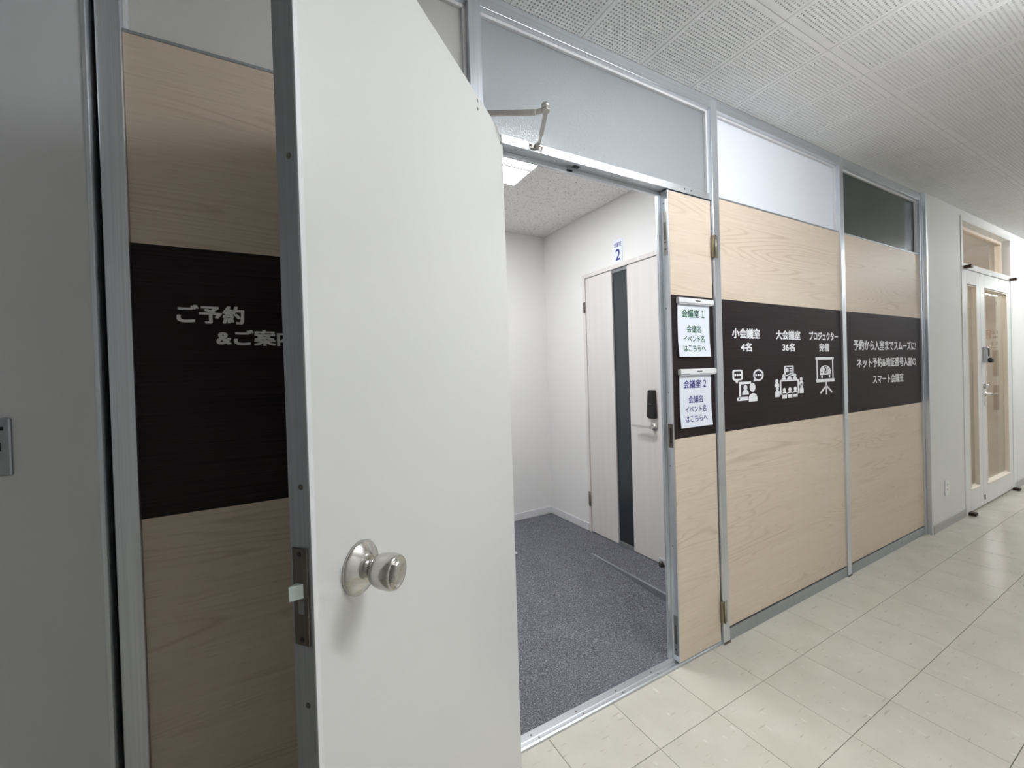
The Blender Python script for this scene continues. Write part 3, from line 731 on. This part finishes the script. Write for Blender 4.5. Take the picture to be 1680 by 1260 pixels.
gl = build(box(N(), XF + .013, XF + .02, .8535, .9995, DZ0 + .02, DZ1 - .022), 'glass_slit', 'unlit_slit', d3)
bm = N(); box(bm, XF + .005, XF + .036, .8535, .9995, DZ1 - .0215, DZ1, .001); box(bm, XF + .005, XF + .036, .8535, .9995, DZ0, DZ0 + .0195, .001)
build(bm, 'slit_rail', 'grey', d3)
for z0, z1 in ((1.745, 1.825), (.255, .365)):
    bm = N(); cyl(bm, (XF - .011, DY1 + .004, z0), (XF - .011, DY1 + .004, z1), .0055, 12); box(bm, XF - .0085, XF - .0065, DY1 + .005, DY1 + .022, z0, z1)
    build(bm, 'hinge', 'steel_dark', d3)
# keypad lock and lever
bm = N(); prism(bm, [(.690, .992), (.684, 1.0), (.676, 1.156), (.670, 1.163), (.632, 1.163), (.628, 1.158), (.624, .985), (.628, .981), (.676, .981)], 0, XF - .026, XF + .0005)
bmesh.ops.bevel(bm, geom=list(bm.edges), offset=.002, segments=2, affect='EDGES')
kl = build(bm, 'keypad_lock', 'black', d3)
build(box(N(), XF - .0268, XF - .0262, .645, .672, 1.073, 1.0765), 'mark', 'grey', kl)
lv = build(lathe(N(), (XF + .001, .647, .928), (-1, 0, 0), [(0, .026), (.006, .026), (.008, .023), (.0085, .011), (.04, .010), (.048, .010)], 24), 'lever_rose', 'steel', d3)
bm = N(); prism(bm, [(XF - .052, .637), (XF - .038, .637), (XF - .040, .66), (XF - .038, .74), (XF - .044, .798), (XF - .050, .798), (XF - .050, .74), (XF - .053, .66)], 2, .921, .934)
bmesh.ops.bevel(bm, geom=list(bm.edges), offset=.0025, segments=2, affect='EDGES')
build(bm, 'lever', 'steel', lv)
ds = root('door_stop', (XF - .012, .612, RF), label='small steel door stop at the foot of the meeting room door', cat='door stop')
bm = N(); box(bm, XF - .012, XF - .0005, .585, .632, .066, .098, .002)
build(bm, 'bracket', 'silver', ds)
bm = N(); lathe(bm, (XF - .012, .607, .076), (-1, 0, 0), [(0, .011), (.016, .011), (.02, .008)], 16); box(bm, XF - .03, XF - .004, .595, .619, RF + .0025, .066, .002)
build(bm, 'catch', 'steel_dark', ds)
# room number sign
rs = root('room_sign', (XF, .93, 2.05), label='small white sign with navy numeral two above the meeting room door', cat='sign')
build(box(N(), XF - .0022, XF - .0004, .882, .970, 2.045, 2.203), 'plate', 'paper', rs)
build(text_side('会議室', .962, .891, 2.150, 2.183, XF - .0026, .01), 'lettering', 'blue', rs)
build(text_side('2', .948, .903, 2.058, 2.135, XF - .0026, .016), 'numeral', 'blue', rs)

# ------------------------------------------------------------------ plastered wall, double door and end wall on the far side
bm = N(); box(bm, 4.2475, 4.951, FY, .06, 0, CZ - .0005); box(bm, 6.382, X1, FY, .06, 0, CZ - .0005); box(bm, 4.951, 6.382, FY, .06, 2.487, CZ - .0005)
build(bm, 'wall_far_side', 'wall', kind='structure', label='white plastered wall around the glass double door', cat='wall', origin=(5.6, 0, 0))
build(box(N(), 4.2475, 4.95, FY - .006, FY - .0005, .0005, .062, .001), 'baseboard_near_outlet', 'base_grey', kind='structure', label='grey baseboard under the wall outlet', cat='baseboard')
build(box(N(), 6.39, X1 - .1, FY - .006, FY - .0005, .0005, .062, .001), 'baseboard_far', 'base_grey', kind='structure', label='grey baseboard beyond the glass double door', cat='baseboard')
wo = root('wall_outlet', (4.53, FY, .245), label='white power outlet low on the plastered wall', cat='outlet')
build(box(N(), 4.492, 4.568, FY - .008, FY - .0003, .245, .368, .003), 'cover', 'white', wo)
for z in (.282, .322):
    for x in (4.522, 4.536): build(box(N(), x, x + .0035, FY - .0086, FY - .0081, z, z + .016), 'socket_slot', 'grey', wo)
# door frame with transom window
tf = root('trim_3', (5.66, FY, 0), kind='structure', label='white frame around the double door and its transom', cat='door frame')
FX0, FX1 = 4.952, 6.381
bm = N()
box(bm, FX0, FX0 + .045, FY - .006, .06, .0005, 2.486, .002); box(bm, FX1 - .045, FX1, FY - .006, .06, .0005, 2.486, .002)
box(bm, FX0 + .045, FX1 - .045, FY - .006, .06, 2.448, 2.486, .002); box(bm, FX0 + .045, FX1 - .045, FY - .006, .06, 2.052, 2.100, .002)
build(bm, 'frame', 'door', tf)
wn = root('window_1', (5.66, .03, 2.1), kind='structure', label='transom window of clear glass above the double door', cat='window')
bm = N(); a, b, c, d = FX0 + .0455, FX1 - .0455, 2.1005, 2.4475
box(bm, a, a + .03, .012, .05, c, d, .002); box(bm, b - .03, b, .012, .05, c, d, .002); box(bm, a + .03, b - .03, .012, .05, d - .03, d, .002); box(bm, a + .03, b - .03, .012, .05, c, c + .014, .002)
build(bm, 'sash', 'beige', wn)
build(box(N(), a + .03, b - .03, .028, .033, c + .014, d - .03), 'pane', 'clear', wn)
def glazed_leaf(name, x0, x1, gx0, gx1, gz0, gz1, lab):
    r = root(name, ((x0 + x1) / 2, FY, .01), kind='structure', label=lab, cat='door')
    y0, y1 = FY - .003, .012; z0, z1 = .014, 2.047
    bm = N(); box(bm, x0, gx0, y0, y1, z0, z1, .002); box(bm, gx1, x1, y0, y1, z0, z1, .002); box(bm, gx0, gx1, y0, y1, z0, gz0, .002); box(bm, gx0, gx1, y0, y1, gz1, z1, .002)
    lf_ = build(bm, 'leaf', 'door', r)
    build(box(N(), gx0 + .001, gx1 - .001, -.010, -.005, gz0, gz1), 'pane', 'clear', r)
    bm = N()
    for q in ((gx0, gx1, gz0 - .0, gz0 + .022), (gx0, gx1, gz1 - .018, gz1)): prism(bm, [(FY - .009, q[2]), (FY - .009, q[2] + .006), (-.011, q[3]), (-.011, q[2])], 0, q[0], q[1])
    for q in ((gx0, gx0 + .014), (gx1 - .014, gx1)): box(bm, q[0], q[1], FY - .005, -.011, gz0 + .022, gz1 - .018, .002)
    build(bm, 'glazing_moulding', 'cream', r)
    return r
d4 = glazed_leaf('door_4', 5.0, 5.418, 5.085, 5.325, .195, 1.932, 'narrow white leaf of the glass double door')
d5 = glazed_leaf('door_5', 5.423, 6.332, 5.535, 6.21, .180, 1.930, 'wide white leaf of the glass double door with lever and keypad')
for r, x, z in ((d4, 5.0, 2.053), (d5, 6.29, 2.053), (d4, 5.0, .004), (d5, 6.29, .004)):
    build(box(N(), x, x + .055, FY - .05, FY - .0065, z - .002, z + .022, .003), 'pivot_hinge', 'bronze', r)
# keypad, cylinder, lever, edge bolt on the wide leaf
yk = FY - .003
kp = build(box(N(), 5.452, 5.512, yk - .03, yk, 1.262, 1.405, .008), 'keypad', 'silver', d5)
build(box(N(), 5.4522, 5.517, yk - .055, yk - .0305, 1.262, 1.307, .010), 'grip', 'black', kp)
build(box(N(), 5.462, 5.502, yk - .033, yk - .0305, 1.318, 1.392, .001), 'keys', 'black', kp)
build(lathe(N(), (5.482, yk, 1.056), (0, -1, 0), [(0, .022), (.012, .022), (.016, .015), (.03, .014)], 20), 'lock_cylinder', 'steel', d5)
lv = build(lathe(N(), (5.482, yk, .985), (0, -1, 0), [(0, .024), (.008, .024), (.01, .011), (.045, .011)], 20), 'lever_rose', 'steel', d5)
bm = N(); box(bm, 5.475, 5.610, yk - .056, yk - .0455, .978, .992, .004)
build(bm, 'lever', 'steel', lv)
build(box(N(), 5.470, 5.494, yk - .002, yk - .0001, .885, .922, .001), 'keyhole_plate', 'silver', d5)
build(box(N(), 5.435, 5.445, yk - .006, yk - .0001, .06, .10, .001), 'foot_bolt', 'steel_dark', d5)
build(box(N(), 5.4182, 5.4228, -.02, -.002, .02, 2.045), 'shadow_gap', 'void', d5)
# vestibule behind the glass doors
bm = N(); box(bm, 4.9, 7.2, 1.3, 1.36, 0, 2.6); box(bm, 4.84, 4.9, .0605, 1.36, 0, 2.6); box(bm, 7.2, 7.26, .0605, 1.36, 0, 2.6); box(bm, 4.84, 7.26, .0605, 1.36, 2.6, 2.64)
build(bm, 'wall_vestibule', 'beige', kind='structure', label='beige vestibule walls seen through the glass double door', cat='wall', origin=(6, .7, 0))
build(box(N(), 4.84, 7.26, .0605, 1.36, -.05, 0), 'floor_vestibule', 'beige', kind='structure', label='beige vestibule floor behind the glass double door', cat='floor')

vl = root('ceiling_light', (5.75, .62, 2.6), label='unseen warm ceiling light added to brighten the vestibule behind the glass doors', cat='light')  # added out of sight to light the interior seen through the glass
build(box(N(), 5.40, 6.10, .50, .74, 2.585, 2.5995, .002), 'housing', 'white', vl)
build(box(N(), 5.42, 6.08, .52, .72, 2.555, 2.5845, .008), 'diffuser', glow('vestibule_fill_diffuser', (255, 246, 236), VESTIBULE_FILL), vl)

# ------------------------------------------------------------------ steel wall plate on the near wall
wp = root('wall_plate', (-.52, FY, 1.122), label='brushed steel intercom plate on the grey-white wall', cat='wall plate')
build(box(N(), -.585, -.457, FY - .007, FY - .0003, 1.1225, 1.2365, .0035), 'plate', 'alu_edge', wp)
build(box(N(), -.540, -.4672, FY - .0078, FY - .0071, 1.212, 1.219), 'slot', 'black', wp)
build(box(N(), -.545, -.4712, FY - .0078, FY - .0071, 1.172, 1.188), 'slot', 'black', wp)
